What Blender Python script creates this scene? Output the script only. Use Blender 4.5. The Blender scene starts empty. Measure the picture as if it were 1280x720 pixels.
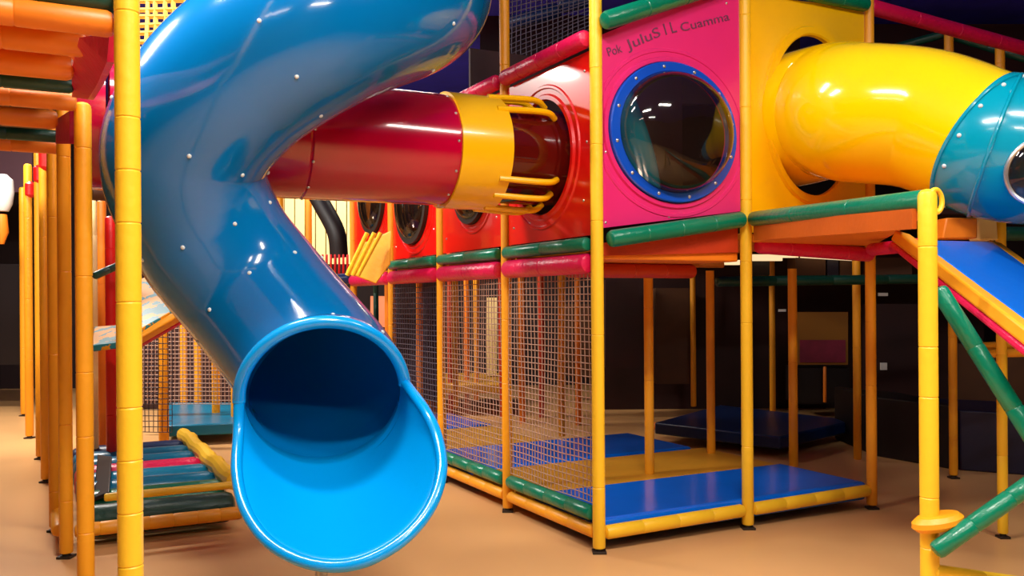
import bpy, bmesh, math, random
from mathutils import Vector, Matrix
random.seed(7)
C = bpy.context.scene.collection
F = 1066.0; HY = 375.0; CAMZ = 1.5; PHI = 0.007
CP = Vector((0, 0, CAMZ))
RGT = Vector((math.cos(PHI), 0, -math.sin(PHI))); UPV = Vector((math.sin(PHI), 0, math.cos(PHI))); FWD = Vector((0, 1, 0))

# ---------------------------------------------------------------- camera, world, lights, exposure
cam = bpy.data.cameras.new('camera'); cam_o = bpy.data.objects.new('camera', cam); C.objects.link(cam_o)
cam.sensor_width = 36.0; cam.lens = F * 36.0 / 1280.0; cam.shift_y = 15.0 / 1280.0; cam.clip_end = 200
cam_o.matrix_world = Matrix(((RGT.x, UPV.x, -FWD.x, CP.x), (RGT.y, UPV.y, -FWD.y, CP.y), (RGT.z, UPV.z, -FWD.z, CP.z), (0, 0, 0, 1)))
bpy.context.scene.camera = cam_o
w = bpy.data.worlds.new('world'); bpy.context.scene.world = w; w.use_nodes = True
w.node_tree.nodes['Background'].inputs[0].default_value = (1.0, 0.85, 0.7, 1)
w.node_tree.nodes['Background'].inputs[1].default_value = 0.03
vs = bpy.context.scene.view_settings
vs.view_transform = 'Standard'; vs.look = 'None'; vs.gamma = 1.0; vs.exposure = 0.12; vs.use_curve_mapping = False

LAMPS = []   # (location, size x, size y, power, colour)
def lamp(loc, sx, sy, power, col=(1, .93, .84)):
    LAMPS.append((loc, sx, sy))
    L = bpy.data.lights.new('ceiling_light', 'AREA'); L.shape = 'RECTANGLE'; L.size = sx; L.size_y = sy
    L.energy = power; L.color = col
    o = bpy.data.objects.new('ceiling_lamp_light', L); C.objects.link(o); o.location = loc
    return o
CEIL = 5.0
lamp((-2.0, 3.3, CEIL - .12), 1.5, .3, 150)
lamp((0.6, 1.2, CEIL - .12), 1.5, .3, 215)
lamp((3.0, 2.0, CEIL - .12), 1.5, .3, 112)
lamp((-1.0, -1.4, CEIL - .12), 1.5, .3, 25)
lamp((2.0, -1.4, CEIL - .12), 1.5, .3, 120)
lamp((-4.6, 4.5, CEIL - .12), 1.5, .3, 470)
lamp((-5.6, 9.0, CEIL - .12), 1.5, .3, 300)
lamp((-1.2, 4.6, CEIL - .12), 1.5, .3, 60)
lamp((-1.6, 10.6, CEIL - .12), 1.5, .3, 35)

# ---------------------------------------------------------------- helpers
def at(px, py, D):
    return CP + RGT * ((px - 640) * D / F) - UPV * ((py - HY) * D / F) + FWD * D
def onz(px, py, z=0.0):
    d = RGT * ((px - 640) / F) - UPV * ((py - HY) / F) + FWD
    return CP + d * ((z - CAMZ) / d.z)
def lin(c):
    return tuple(((x / 255) / 12.92 if x / 255 <= .04045 else ((x / 255 + .055) / 1.055) ** 2.4) for x in c)

def mat(name, rgb, rough=.4, coat=0.0, bump=0.0, bscale=40, var=0.0, vscale=3, metal=0.0, rgb2=None, spec=.5):
    m = bpy.data.materials.new(name); m.use_nodes = True; nt = m.node_tree; N = nt.nodes; P = N['Principled BSDF']
    c = lin(rgb); P.inputs['Base Color'].default_value = (*c, 1); P.inputs['Roughness'].default_value = rough
    P.inputs['Metallic'].default_value = metal; P.inputs['Coat Weight'].default_value = coat
    P.inputs['Coat Roughness'].default_value = .06; P.inputs['Specular IOR Level'].default_value = spec
    tc = N.new('ShaderNodeTexCoord')
    if var > 0 or rgb2:
        nz = N.new('ShaderNodeTexNoise'); nz.inputs['Scale'].default_value = vscale; nz.inputs['Detail'].default_value = 4
        nt.links.new(tc.outputs['Object'], nz.inputs['Vector'])
        rp = N.new('ShaderNodeValToRGB'); rp.color_ramp.elements[0].position = .3; rp.color_ramp.elements[1].position = .7
        a = tuple(x * (1 - var) for x in c); b = lin(rgb2) if rgb2 else tuple(min(1, x * (1 + var)) for x in c)
        rp.color_ramp.elements[0].color = (*a, 1); rp.color_ramp.elements[1].color = (*b, 1)
        nt.links.new(nz.outputs['Fac'], rp.inputs['Fac']); nt.links.new(rp.outputs['Color'], P.inputs['Base Color'])
    if bump > 0:
        nb = N.new('ShaderNodeTexNoise'); nb.inputs['Scale'].default_value = bscale; nb.inputs['Detail'].default_value = 3
        nt.links.new(tc.outputs['Object'], nb.inputs['Vector'])
        bp = N.new('ShaderNodeBump'); bp.inputs['Strength'].default_value = bump; bp.inputs['Distance'].default_value = .02
        nt.links.new(nb.outputs['Fac'], bp.inputs['Height']); nt.links.new(bp.outputs['Normal'], P.inputs['Normal'])
    return m
def emis(name, rgb, s):
    m = bpy.data.materials.new(name); m.use_nodes = True; P = m.node_tree.nodes['Principled BSDF']
    P.inputs['Base Color'].default_value = (*lin(rgb), 1); P.inputs['Emission Color'].default_value = (*lin(rgb), 1)
    P.inputs['Emission Strength'].default_value = s; return m
def smoke(name, tint, body=None, bf=0.0):
    m = bpy.data.materials.new(name); m.use_nodes = True; nt = m.node_tree; N = nt.nodes
    out = N['Material Output']; N.remove(N['Principled BSDF'])
    t = N.new('ShaderNodeBsdfTransparent'); t.inputs[0].default_value = (*lin(tint), 1)
    g = N.new('ShaderNodeBsdfGlossy'); g.inputs['Color'].default_value = (1, 1, 1, 1); g.inputs['Roughness'].default_value = .06
    fr = N.new('ShaderNodeFresnel'); fr.inputs['IOR'].default_value = 1.5
    mx = N.new('ShaderNodeMixShader'); nt.links.new(fr.outputs[0], mx.inputs[0])
    if body:
        df = N.new('ShaderNodeBsdfDiffuse'); df.inputs[0].default_value = (*lin(body), 1); m2 = N.new('ShaderNodeMixShader'); m2.inputs[0].default_value = bf
        nt.links.new(t.outputs[0], m2.inputs[1]); nt.links.new(df.outputs[0], m2.inputs[2]); nt.links.new(m2.outputs[0], mx.inputs[1])
    else: nt.links.new(t.outputs[0], mx.inputs[1])
    nt.links.new(g.outputs[0], mx.inputs[2])
    nt.links.new(mx.outputs[0], out.inputs['Surface']); return m

M = dict(
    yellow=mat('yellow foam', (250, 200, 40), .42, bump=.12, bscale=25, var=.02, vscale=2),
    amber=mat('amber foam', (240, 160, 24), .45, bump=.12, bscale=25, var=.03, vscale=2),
    orange=mat('orange vinyl', (236, 128, 24), .45, bump=.1, bscale=15, var=.08),
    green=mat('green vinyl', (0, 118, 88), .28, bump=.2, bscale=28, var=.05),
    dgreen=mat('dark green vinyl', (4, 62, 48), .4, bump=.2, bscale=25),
    pinkv=mat('magenta vinyl', (215, 16, 78), .35, bump=.35, bscale=28, var=.06),
    pinkp=mat('pink plastic panel', (226, 42, 118), .3, coat=.3, var=.03),
    redp=mat('red plastic panel', (232, 14, 8), .3, coat=.5, var=.04),
    yelp=mat('yellow plastic panel', (250, 190, 0), .3, coat=.4, var=.03),
    blue=mat('blue slide plastic', (0, 106, 172), .14, coat=.35, var=.05, vscale=1.2, bump=.02, bscale=5),
    bluelit=mat('lit blue slide plastic', (0, 150, 228), .2, coat=.4, var=.03, vscale=1.2),  # lit copy of the slide blue: brightness of the upward-facing scoop put into colour
    cyan=mat('turquoise plastic', (0, 150, 178), .18, coat=.5, var=.04),
    tpink=mat('crimson tube plastic', (186, 0, 50), .15, coat=.5, var=.05, vscale=1.5),
    tyel=mat('yellow tube plastic', (255, 208, 0), .15, coat=.5, var=.02),
    band=mat('yellow band plastic', (250, 190, 6), .22, coat=.3),
    ring=mat('blue ring plastic', (16, 78, 196), .25, coat=.3),
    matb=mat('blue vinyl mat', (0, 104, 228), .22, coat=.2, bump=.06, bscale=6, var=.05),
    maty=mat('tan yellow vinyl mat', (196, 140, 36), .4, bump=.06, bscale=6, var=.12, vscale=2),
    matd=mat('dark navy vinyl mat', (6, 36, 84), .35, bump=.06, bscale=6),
    teal=mat('teal vinyl', (0, 118, 156), .3, bump=.2, bscale=12, var=.1),
    slideb=mat('bright blue slide mat', (6, 110, 232), .3, coat=.2, bump=.1, bscale=8),
    steel=mat('bolt steel', (205, 205, 205), .28, metal=.9),
    bolt=mat('white bolt cap', (215, 225, 225), .3),
    plate=mat('black base plate', (40, 28, 18), .5),
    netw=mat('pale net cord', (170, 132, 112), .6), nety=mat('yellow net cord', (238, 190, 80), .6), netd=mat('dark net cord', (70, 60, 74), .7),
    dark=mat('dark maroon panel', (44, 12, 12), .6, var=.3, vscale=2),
    darkb=mat('dark navy box', (26, 22, 52), .5), black=mat('near black laminate', (20, 10, 12), .5),
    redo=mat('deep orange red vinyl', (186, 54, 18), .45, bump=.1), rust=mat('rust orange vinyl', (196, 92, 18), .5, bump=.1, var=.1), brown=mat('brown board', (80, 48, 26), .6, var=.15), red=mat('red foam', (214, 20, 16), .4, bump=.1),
    cream=mat('cream board', (240, 214, 150), .6, var=.05), letter=mat('faded grey print', (110, 48, 84), .6),
    patt=mat('printed slide mat', (232, 186, 40), .4, rgb2=(40, 128, 140), vscale=7),
    white=mat('white plastic', (230, 225, 220), .4), smoke=smoke('smoked bubble plastic', (214, 200, 190), (60, 42, 36), .14),
    smoker=smoke('clear brown tube plastic', (170, 90, 80), (120, 22, 14), .45),
    lampw=emis('lamp diffuser', (255, 240, 215), 6), sign=emis('lit sign', (255, 222, 170), .9),
)

for e in (0, 1):
    for n_ in M['patt'].node_tree.nodes:
        if n_.type == 'VALTORGB':
            n_.color_ramp.interpolation = 'CONSTANT'; n_.color_ramp.elements[1].position = .52
            n_.color_ramp.elements[0].position = 0; n_.color_ramp.elements[0].color = (*lin((228, 150, 14)), 1)

class MB:
    def __init__(s): s.v = []; s.f = []
    def add(s, V, Fs):
        k = len(s.v); s.v += [Vector(p) for p in V]; s.f += [tuple(i + k for i in f) for f in Fs]; return s
    def tube(s, path, rad, n=20, cap=True, closed=False, squash=None):
        P = [Vector(p) for p in path]; m = len(P)
        R = rad if isinstance(rad, (list, tuple)) else [rad] * m
        fr = frames(P, closed); V = []; Fs = []
        for i in range(m):
            a, b = fr[i]
            for k in range(n):
                t = 2 * math.pi * k / n
                V.append(P[i] + (a * math.cos(t) + b * math.sin(t)) * R[i])
        for i in range(m if closed else m - 1):
            j = (i + 1) % m
            for k in range(n): Fs.append((i * n + k, i * n + (k + 1) % n, j * n + (k + 1) % n, j * n + k))
        if cap and not closed:
            Fs.append(tuple(range(n))[::-1]); Fs.append(tuple((m - 1) * n + k for k in range(n)))
        return s.add(V, Fs)
    def shell(s, path, rad, t=.01, n=56):
        "open pipe with inner wall"
        P = [Vector(p) for p in path]; m = len(P); R = rad if isinstance(rad, (list, tuple)) else [rad] * m
        fr = frames(P); V = []; Fs = []
        for q in (0, 1):
            for i in range(m):
                a, b = fr[i]
                for k in range(n):
                    th = 2 * math.pi * k / n; V.append(P[i] + (a * math.cos(th) + b * math.sin(th)) * (R[i] - q * t))
        o = m * n
        for i in range(m - 1):
            for k in range(n):
                k2 = (k + 1) % n
                Fs.append((i * n + k, i * n + k2, (i + 1) * n + k2, (i + 1) * n + k))
                Fs.append((o + i * n + k2, o + i * n + k, o + (i + 1) * n + k, o + (i + 1) * n + k2))
        for k in range(n):
            k2 = (k + 1) % n
            Fs.append((k2, k, o + k, o + k2)); e = (m - 1) * n
            Fs.append((e + k, e + k2, o + e + k2, o + e + k))
        return s.add(V, Fs)
    def hexa(s, p):
        "8 corners: bottom quad then top quad"
        return s.add(p, [(3, 2, 1, 0), (4, 5, 6, 7), (0, 1, 5, 4), (1, 2, 6, 5), (2, 3, 7, 6), (3, 0, 4, 7)])
    def slab(s, pts, off):
        pts = [Vector(p) for p in pts]; off = Vector(off); n = len(pts)
        return s.add(pts + [p + off for p in pts], [tuple(range(n))[::-1], tuple(range(n, 2 * n))] + [(i, (i + 1) % n, n + (i + 1) % n, n + i) for i in range(n)])
    def box(s, c, x, y, z, X=Vector((1, 0, 0)), Y=Vector((0, 1, 0)), Z=Vector((0, 0, 1))):
        c = Vector(c); P = []
        for dz in (-.5, .5):
            for dx, dy in ((-.5, -.5), (.5, -.5), (.5, .5), (-.5, .5)): P.append(c + X * dx * x + Y * dy * y + Z * dz * z)
        return s.hexa(P)
    def dome(s, c, n, r, h=None, seg=10, rings=4):
        n = Vector(n).normalized(); a, b = basis(n); c = Vector(c); h = h or r; V = []; Fs = []
        for i in range(rings):
            t = (math.pi / 2) * i / rings
            for k in range(seg):
                u = 2 * math.pi * k / seg; V.append(c + (a * math.cos(u) + b * math.sin(u)) * r * math.cos(t) + n * h * math.sin(t))
        V.append(c + n * h)
        for i in range(rings - 1):
            for k in range(seg): Fs.append((i * seg + k, i * seg + (k + 1) % seg, (i + 1) * seg + (k + 1) % seg, (i + 1) * seg + k))
        for k in range(seg): Fs.append(((rings - 1) * seg + k, (rings - 1) * seg + (k + 1) % seg, len(V) - 1))
        Fs.append(tuple(range(seg))[::-1]); return s.add(V, Fs)
    def build(s, name, m, parent=None, smooth=True, bevel=0, loc=None):
        o0 = Vector(parent_loc(parent)) if parent is not None else None
        if loc is None:
            if parent is not None: base = o0
            else:
                base = Vector((sum(p.x for p in s.v) / len(s.v), sum(p.y for p in s.v) / len(s.v), min(p.z for p in s.v)))
        else: base = Vector(loc)
        me = bpy.data.meshes.new(name); me.from_pydata([p - base for p in s.v], [], s.f); me.validate(); me.update()
        bm = bmesh.new(); bm.from_mesh(me); bmesh.ops.recalc_face_normals(bm, faces=bm.faces); bm.to_mesh(me); bm.free()
        me.materials.append(M[m] if isinstance(m, str) else m)
        o = bpy.data.objects.new(name, me); C.objects.link(o)
        if parent is not None: o.parent = parent
        else: o.location = base
        if bevel:
            bv = o.modifiers.new('bevel', 'BEVEL'); bv.width = bevel; bv.segments = 3; bv.limit_method = 'ANGLE'; bv.angle_limit = .6
        if smooth:
            me.polygons.foreach_set('use_smooth', [True] * len(me.polygons))
            try: me.set_sharp_from_angle(angle=math.radians(28))
            except Exception: pass
        return o
def parent_loc(p):
    l = Vector((0, 0, 0))
    while p is not None: l += p.location; p = p.parent
    return l
def basis(n):
    a = n.cross(Vector((0, 0, 1)))
    if a.length < .05: a = n.cross(Vector((1, 0, 0)))
    a.normalize(); return a, n.cross(a).normalized() * -1
def frames(P, closed=False):
    m = len(P); T = []
    for i in range(m):
        if closed: t = P[(i + 1) % m] - P[i - 1]
        else: t = P[min(i + 1, m - 1)] - P[max(i - 1, 0)]
        T.append(t.normalized())
    a, b = basis(T[0]); out = []
    for i in range(m):
        if i:
            a = a - T[i] * a.dot(T[i]); a.normalize()
        b = T[i].cross(a).normalized(); out.append((a.copy(), b))
    return out
def crom(P, k=8):
    P = [Vector(p) for p in P]; Q = [P[0] * 2 - P[1]] + P + [P[-1] * 2 - P[-2]]; out = []
    for i in range(1, len(Q) - 2):
        p0, p1, p2, p3 = Q[i - 1:i + 3]
        for j in range(k):
            t = j / k; out.append(.5 * ((2 * p1) + (p2 - p0) * t + (2 * p0 - 5 * p1 + 4 * p2 - p3) * t * t + (3 * p1 - p0 - 3 * p2 + p3) * t ** 3))
    return out + [P[-1]]
def tag(o, label, cat, group=None, kind=None):
    o['label'] = label
    if cat: o['category'] = cat
    if group: o['group'] = group
    if kind: o['kind'] = kind
    return o
def thing(name, loc, label, cat, group=None):
    o = bpy.data.objects.new(name, None); C.objects.link(o); o.location = loc; o.empty_display_size = .1
    return tag(o, label, cat, group)
def struct(o): o['kind'] = 'structure'; return o
V3 = Vector
Z = V3((0, 0, 1))

def post(p, z1, label, m='yellow', r=.038, z0=0.0, seam=.42, group=None, cap=True, plate=True, name='padded_post'):
    p = V3(p); t = thing(name, (p.x, p.y, z0), label, 'post', group)
    pts = []; rr = []; z = z0 + (.03 if plate else 0); q = random.uniform(.1, seam)
    top = z1 - (.0 if not cap else .03)
    def ad(zz, r_): pts.append((p.x, p.y, zz)); rr.append(r_)
    ad(z, r * .9); ad(z + .008, r)
    zz = z + q
    while zz < top - .06:
        ad(zz - .004, r); ad(zz, r * .93); ad(zz + .004, r); zz += seam * random.choice((.5, 1, 1, .75))
    ad(top, r)
    if cap:
        ad(top + .016, r * .88); ad(top + .026, r * .6); ad(top + .03, r * .2)
    MB().tube(pts, rr, 20).build('foam_sleeve', m, t)
    if plate:
        MB().box((p.x, p.y, z0 + .007), r * 2.15, r * 2.1, .014).tube([(p.x, p.y, z0 + .01), (p.x, p.y, z0 + .05)], r * .62, 12).build('base_plate', 'plate', t, bevel=.002)
    return t
def rail(a, b, r, m, label, name='padded_rail', seams=3, group=None, sag=0.0, cat='rail'):
    a = V3(a); b = V3(b); d = b - a; L = d.length; u = d.normalized(); pts = []; rr = []
    def ad(t, r_):
        x = t / L; pts.append(a + u * t - Z * sag * 4 * x * (1 - x)); rr.append(r_)
    e = r * .5
    ad(0, r * .55); ad(e * .3, r * .85); ad(e, r)
    for i in range(1, seams + 1):
        t = L * i / (seams + 1); ad(t - .006, r); ad(t, r * .93); ad(t + .006, r)
    ad(L - e, r); ad(L - e * .3, r * .85); ad(L, r * .55)
    o = MB().tube(pts, rr, 18).build(name, m); return tag(o, label, cat, group)
def net(A, B, Cc, D, nu, nv, r, m, label, wob=.004):
    "corners in order, strands AB-wise and AD-wise"
    A, B, Cc, D = map(V3, (A, B, Cc, D)); mb = MB(); nrm = (B - A).cross(D - A).normalized()
    def P(u, v): 
        return (A * (1 - u) + B * u) * (1 - v) + (D * (1 - u) + Cc * u) * v + nrm * (math.sin(u * 9 + v * 4) * wob * 2)
    def jit(): return random.uniform(-wob, wob)
    for i in range(nu + 1):
        j = jit(); mb.tube([P(i / nu, v / 6) + (B - A).normalized() * (j + jit() * .5) for v in range(7)], r, 4)
    for i in range(nv + 1):
        j = jit(); mb.tube([P(u / 6, i / nv) + (D - A).normalized() * (j + jit() * .5) for u in range(7)], r, 4)
    return tag(mb.build('safety_net', m), label, 'net')
def annulus_panel(O, S, Nn, poly, c, rad, prof, t, n=96):
    "panel with an elliptical hole: poly (s,z) corners, profile of (scale, offset) round the hole, thickness t"
    cs, cz = c; rs, rz = rad; angs = [2 * math.pi * k / n for k in range(n)]
    for (x, z) in poly:
        a = math.atan2(z - cz, x - cs) % (2 * math.pi); angs.append(a)
    angs = sorted(set(round(a, 5) for a in angs)); V = []; Fs = []
    def hit(a):
        dx, dz = math.cos(a), math.sin(a); best = None
        for i in range(len(poly)):
            x1, z1 = poly[i]; x2, z2 = poly[(i + 1) % len(poly)]; ex, ez = x2 - x1, z2 - z1
            den = dx * ez - dz * ex
            if abs(den) < 1e-9: continue
            tt = ((x1 - cs) * ez - (z1 - cz) * ex) / den; uu = ((x1 - cs) * dz - (z1 - cz) * dx) / den
            if tt > 0 and -1e-4 <= uu <= 1 + 1e-4 and (best is None or tt < best): best = tt
        return best
    m = len(prof) + 2
    for a in angs:
        # point on ellipse in direction a
        k = 1 / math.sqrt((math.cos(a) / rs) ** 2 + (math.sin(a) / rz) ** 2); h = hit(a)
        for sc, off in prof:
            d = min(k * sc, h - .003); V.append(O + S * (cs + d * math.cos(a)) + Z * (cz + d * math.sin(a)) + Nn * off)
        for off in (0, -t): V.append(O + S * (cs + h * math.cos(a)) + Z * (cz + h * math.sin(a)) + Nn * off)
    L = len(angs)
    for i in range(L):
        j = (i + 1) % L
        for q in range(m): Fs.append((i * m + q, j * m + q, j * m + (q + 1) % m, i * m + (q + 1) % m))
    return MB().add(V, Fs)

# ---------------------------------------------------------------- room
def plane_struct(name, m, P, off):
    return struct(MB().slab(P, off).build(name, m, smooth=False))
fm = mat('tan resilient floor', (220, 168, 110), .38, var=.06, vscale=.6, bump=.02, bscale=3, spec=.35)
X0, X1, Y0, Y1 = -9.0, 9.0, -4.0, 15.0
plane_struct('floor', fm, [(X0, Y0, 0), (X1, Y0, 0), (X1, Y1, 0), (X0, Y1, 0)], (0, 0, -.1))
plane_struct('ceiling', mat('navy ceiling', (60, 60, 245), .8, var=.1), [(X0, Y0, CEIL), (X1, Y0, CEIL), (X1, Y1, CEIL), (X0, Y1, CEIL)], (0, 0, .1))
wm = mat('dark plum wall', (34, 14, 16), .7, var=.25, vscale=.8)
plane_struct('wall_back', wm, [(X0, Y1, 0), (X1, Y1, 0), (X1, Y1, CEIL), (X0, Y1, CEIL)], (0, .1, 0))
plane_struct('wall_front', mat('warm brown wall', (70, 52, 42), .7), [(X0, Y0, 0), (X1, Y0, 0), (X1, Y0, CEIL), (X0, Y0, CEIL)], (0, -.1, 0))
plane_struct('wall_left', wm, [(X0, Y0, 0), (X0, Y1, 0), (X0, Y1, CEIL), (X0, Y0, CEIL)], (-.1, 0, 0))
plane_struct('wall_right', wm, [(X1, Y0, 0), (X1, Y1, 0), (X1, Y1, CEIL), (X1, Y0, CEIL)], (.1, 0, 0))
for i, (loc, sx, sy) in enumerate(LAMPS):
    t = thing('ceiling_light', (loc[0], loc[1], CEIL - .1), 'long ceiling light fitting with a warm diffuser under the dark ceiling', 'light', 'ceiling lights')
    x, y, z = loc; h = .09
    mb = MB()
    for (cx, cy, ax, ay) in ((0, sy / 2 + .02, sx + .08, .04), (0, -sy / 2 - .02, sx + .08, .04), (sx / 2 + .02, 0, .04, sy), (-sx / 2 - .02, 0, .04, sy)):
        mb.box((x + cx, y + cy, CEIL - .06), ax, ay, .12)
    mb.build('frame', 'white', t, smooth=False)
    MB().box((x, y, CEIL - .09), sx, sy, .02).build('diffuser', 'lampw', t, smooth=False)

# ---------------------------------------------------------------- tower grid
P1 = onz(749, 691); P3 = onz(1090, 636)
U = (P3 - P1); A2 = U.length; U.normalize(); Vv = V3((-.480, .877, 0)).normalized(); a = A2 / 2; NF = V3((U.y, -U.x, 0)); NL = V3((-Vv.y, Vv.x, 0))   # NF = outward normal of front face
def G(u, v, z=0): return P1 + U * u + Vv * v + Z * z
P2 = G(a, 0); L1 = G(0, a); L2 = G(0, 2 * a); L3 = G(0, 3 * a)
P4f = at(1160, 375, 3.58); P4 = V3((P4f.x, P4f.y, 0))
def zat(p, py):   # height above the floor point p whose image row is py
    D = p.y; return CAMZ - (py - HY) * D / F - 0.0 * D
TOP = 4.3
post(P1, TOP, 'tall yellow padded corner post between the red and pink panels', seam=.9)
post(P2, TOP, 'tall yellow padded post between the pink panel and the yellow panel', seam=.8)
post(P3, 3.9, 'yellow post at the far right corner of the shiny blue mat platform', m='amber', r=.036, seam=.9)
post(L1, TOP, 'yellow padded post in the middle of the long green bottom pad, beside the net', r=.036, m='amber', seam=.9)
post(L2, 3.08, 'amber post just right of the blue slide mouth, at the far edge of the net', r=.036, m='amber', seam=.9)
post(G(0, 4 * a), 3.08, 'farthest amber post of the red wall, left of the small yellow hopper', r=.036, m='amber')
post(L3, 3.08, 'amber post beyond the net, under the small yellow hopper', r=.036, m='amber')

# rails on the front face
z1a, z1b = zat(P1, 298), zat(P2, 277)
zta, ztb = zat(P1, 33), zat(P2, -27)
rail(P1 + U * .05 + NF * .055 + Z * (z1a - .01), P2 - U * .05 + NF * .03 + Z * z1b, .052, 'green', 'green padded rail directly under the pink bubble window panel')
rail(P1 + U * .0 + NF * .09 + Z * zta, P2 + U * .06 + NF * .04 + Z * (ztb + .02), .055, 'green', 'green padded rail sloping up above the pink bubble window panel')
# left face rails (red panels)
for k in range(4):
    q0, q1 = G(0, a * k), G(0, a * (k + 1))
    names = ('nearest the corner post', 'in the middle bay of the red wall', 'in the third bay of the red wall', 'in the farthest bay')[k]
    rail(q0 + Vv * .05 - U * .03 + Z * 1.83, q1 - Vv * .05 - U * .03 + Z * 1.83, .043, 'green', 'green padded rail under the red panels, ' + names, seams=1)
    rail(q0 + Vv * .05 - U * .02 + Z * 1.715, q1 - Vv * .05 - U * .02 + Z * 1.715, .062, 'pinkv', 'crimson padded beam above the net, ' + names.replace('of the red wall', ''), seams=1)
    zz = 3.055
    rail(q0 + Vv * .045 - U * .03 + Z * zz, q1 - Vv * .045 - U * .03 + Z * zz, .055, 'pinkv', 'crimson padded rail on top of the red panels, ' + names.replace('of the red wall', ''))
# bottom pads
for k in range(3):
    q0, q1 = G(0, a * k), G(0, a * (k + 1))
    names = ('nearest bay', 'second bay', 'third bay')[k]
    rail(q0 + Vv * .05 - U * .01 + Z * .225, q1 - Vv * .05 - U * .01 + Z * .225, .045, 'green', 'green pad along the foot of the net, ' + names)
    rail(q0 + Vv * .04 - U * .0 + Z * .115, q1 - Vv * .04 + Z * .115, .04, 'amber', 'amber padded base beam under the green pad, ' + names)
rail(P1 + U * .04 + Z * .115, P2 - U * .04 + Z * .125, .042, 'yellow', 'yellow padded base beam in front of the blue mat, left of the middle post')
rail(P2 + U * .04 + Z * .125, P3 - U * .04 + Z * .135, .042, 'yellow', 'yellow padded base beam in front of the blue mat, right of the middle post')

# mats
def mat_slab(u0, u1, v0, v1, z0, z1, m, label):
    mb = MB().slab([G(u0, v0, z0), G(u1, v0, z0), G(u1, v1, z0), G(u0, v1, z0)], (0, 0, z1 - z0))
    return tag(mb.build('floor_mat', m, bevel=.03), label, 'mat')
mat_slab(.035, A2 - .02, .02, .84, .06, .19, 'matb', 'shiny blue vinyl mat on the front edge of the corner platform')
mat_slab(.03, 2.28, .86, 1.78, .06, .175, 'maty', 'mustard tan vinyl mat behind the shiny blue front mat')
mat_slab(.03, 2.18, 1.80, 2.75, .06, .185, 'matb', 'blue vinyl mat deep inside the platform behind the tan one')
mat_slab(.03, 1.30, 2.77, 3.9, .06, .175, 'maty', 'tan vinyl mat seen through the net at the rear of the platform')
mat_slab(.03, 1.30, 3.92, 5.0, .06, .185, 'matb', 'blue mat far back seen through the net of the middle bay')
# inner posts
def inner(px, py, zf, z1, label, m='amber', r=.036):
    p = onz(px, py, zf); return post(p, z1, label, m=m, r=r, z0=zf, cap=False, plate=False, seam=1.1)
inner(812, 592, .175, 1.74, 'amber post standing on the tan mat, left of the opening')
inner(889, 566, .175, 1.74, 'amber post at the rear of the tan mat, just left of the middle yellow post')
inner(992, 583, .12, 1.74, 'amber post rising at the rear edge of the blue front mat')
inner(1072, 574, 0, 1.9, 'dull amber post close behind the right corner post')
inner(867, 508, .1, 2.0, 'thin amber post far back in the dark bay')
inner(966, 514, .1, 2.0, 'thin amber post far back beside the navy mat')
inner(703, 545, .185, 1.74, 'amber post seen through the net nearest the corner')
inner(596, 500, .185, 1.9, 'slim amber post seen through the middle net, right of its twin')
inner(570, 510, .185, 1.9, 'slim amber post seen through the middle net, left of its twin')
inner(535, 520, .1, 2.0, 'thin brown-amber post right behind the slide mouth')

# far platforms behind tower
def quad_slab(px4, z0, z1, m, name, label, cat, bevel=.02):
    mb = MB().slab([onz(x, y, z1) for x, y in px4], (0, 0, z0 - z1)); return tag(mb.build(name, m, bevel=bevel), label, cat)
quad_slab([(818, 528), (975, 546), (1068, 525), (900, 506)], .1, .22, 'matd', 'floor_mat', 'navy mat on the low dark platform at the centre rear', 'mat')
rail(onz(815, 532, .12), onz(985, 553, .12), .04, 'orange', 'orange base beam in front of the navy rear mat')

# nets on the left face
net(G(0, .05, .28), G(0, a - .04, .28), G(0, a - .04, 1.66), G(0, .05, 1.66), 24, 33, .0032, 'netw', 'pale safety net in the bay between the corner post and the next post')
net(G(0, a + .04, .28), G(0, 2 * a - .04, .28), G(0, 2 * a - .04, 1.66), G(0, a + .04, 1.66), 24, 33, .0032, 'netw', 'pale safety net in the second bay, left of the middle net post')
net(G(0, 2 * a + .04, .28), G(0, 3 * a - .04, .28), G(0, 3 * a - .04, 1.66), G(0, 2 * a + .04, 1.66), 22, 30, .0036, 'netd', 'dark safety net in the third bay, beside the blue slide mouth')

# deck slabs
def deck(P, z, m, label, t=.05):
    mb = MB().slab([V3((p.x, p.y, z)) for p in P], (0, 0, t)); return tag(mb.build('deck_platform', m, bevel=.01), label, 'platform')
deck([G(.05, .05), G(a - .02, .05), G(a - .02, 3 * a), G(.05, 3 * a)], 1.74, 'orange', 'orange deck forming the upper floor of the corner tower', .06)
deck([G(a + .02, .05), G(A2 - .03, .05), G(A2 - .03, 2 * a), G(a + .02, 2 * a)], 1.88, 'orange', 'orange deck inside the tower behind the yellow panel', .05)
deck([V3((1.4, 7.9, 0)), V3((6.5, 8.6, 0)), V3((6.5, 13, 0)), V3((1.4, 13, 0))], 2.3, 'dark', 'unseen dark slab added to shade the rear bays on the right', .06)  # unseen slab, added to keep light off the rear floor
tag(MB().slab([P1 + U * .04 + Vv * .03 + Z * (z1a - .03), P2 - U * .04 + Vv * .03 + Z * (z1b - .03), P2 - U * .04 + Vv * .03 + Z * 1.80, P1 + U * .04 + Vv * .03 + Z * 1.76], Vv * .015).build('side_skirt', 'redo'), 'orange-red skirt just below the green rail of the bubble window panel', 'skirt')
rail(G(.06, .45, 1.69), G(a - .05, .45, 1.69), .05, 'redo', 'orange-red beam under the green rail of the bubble window tower')

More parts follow.
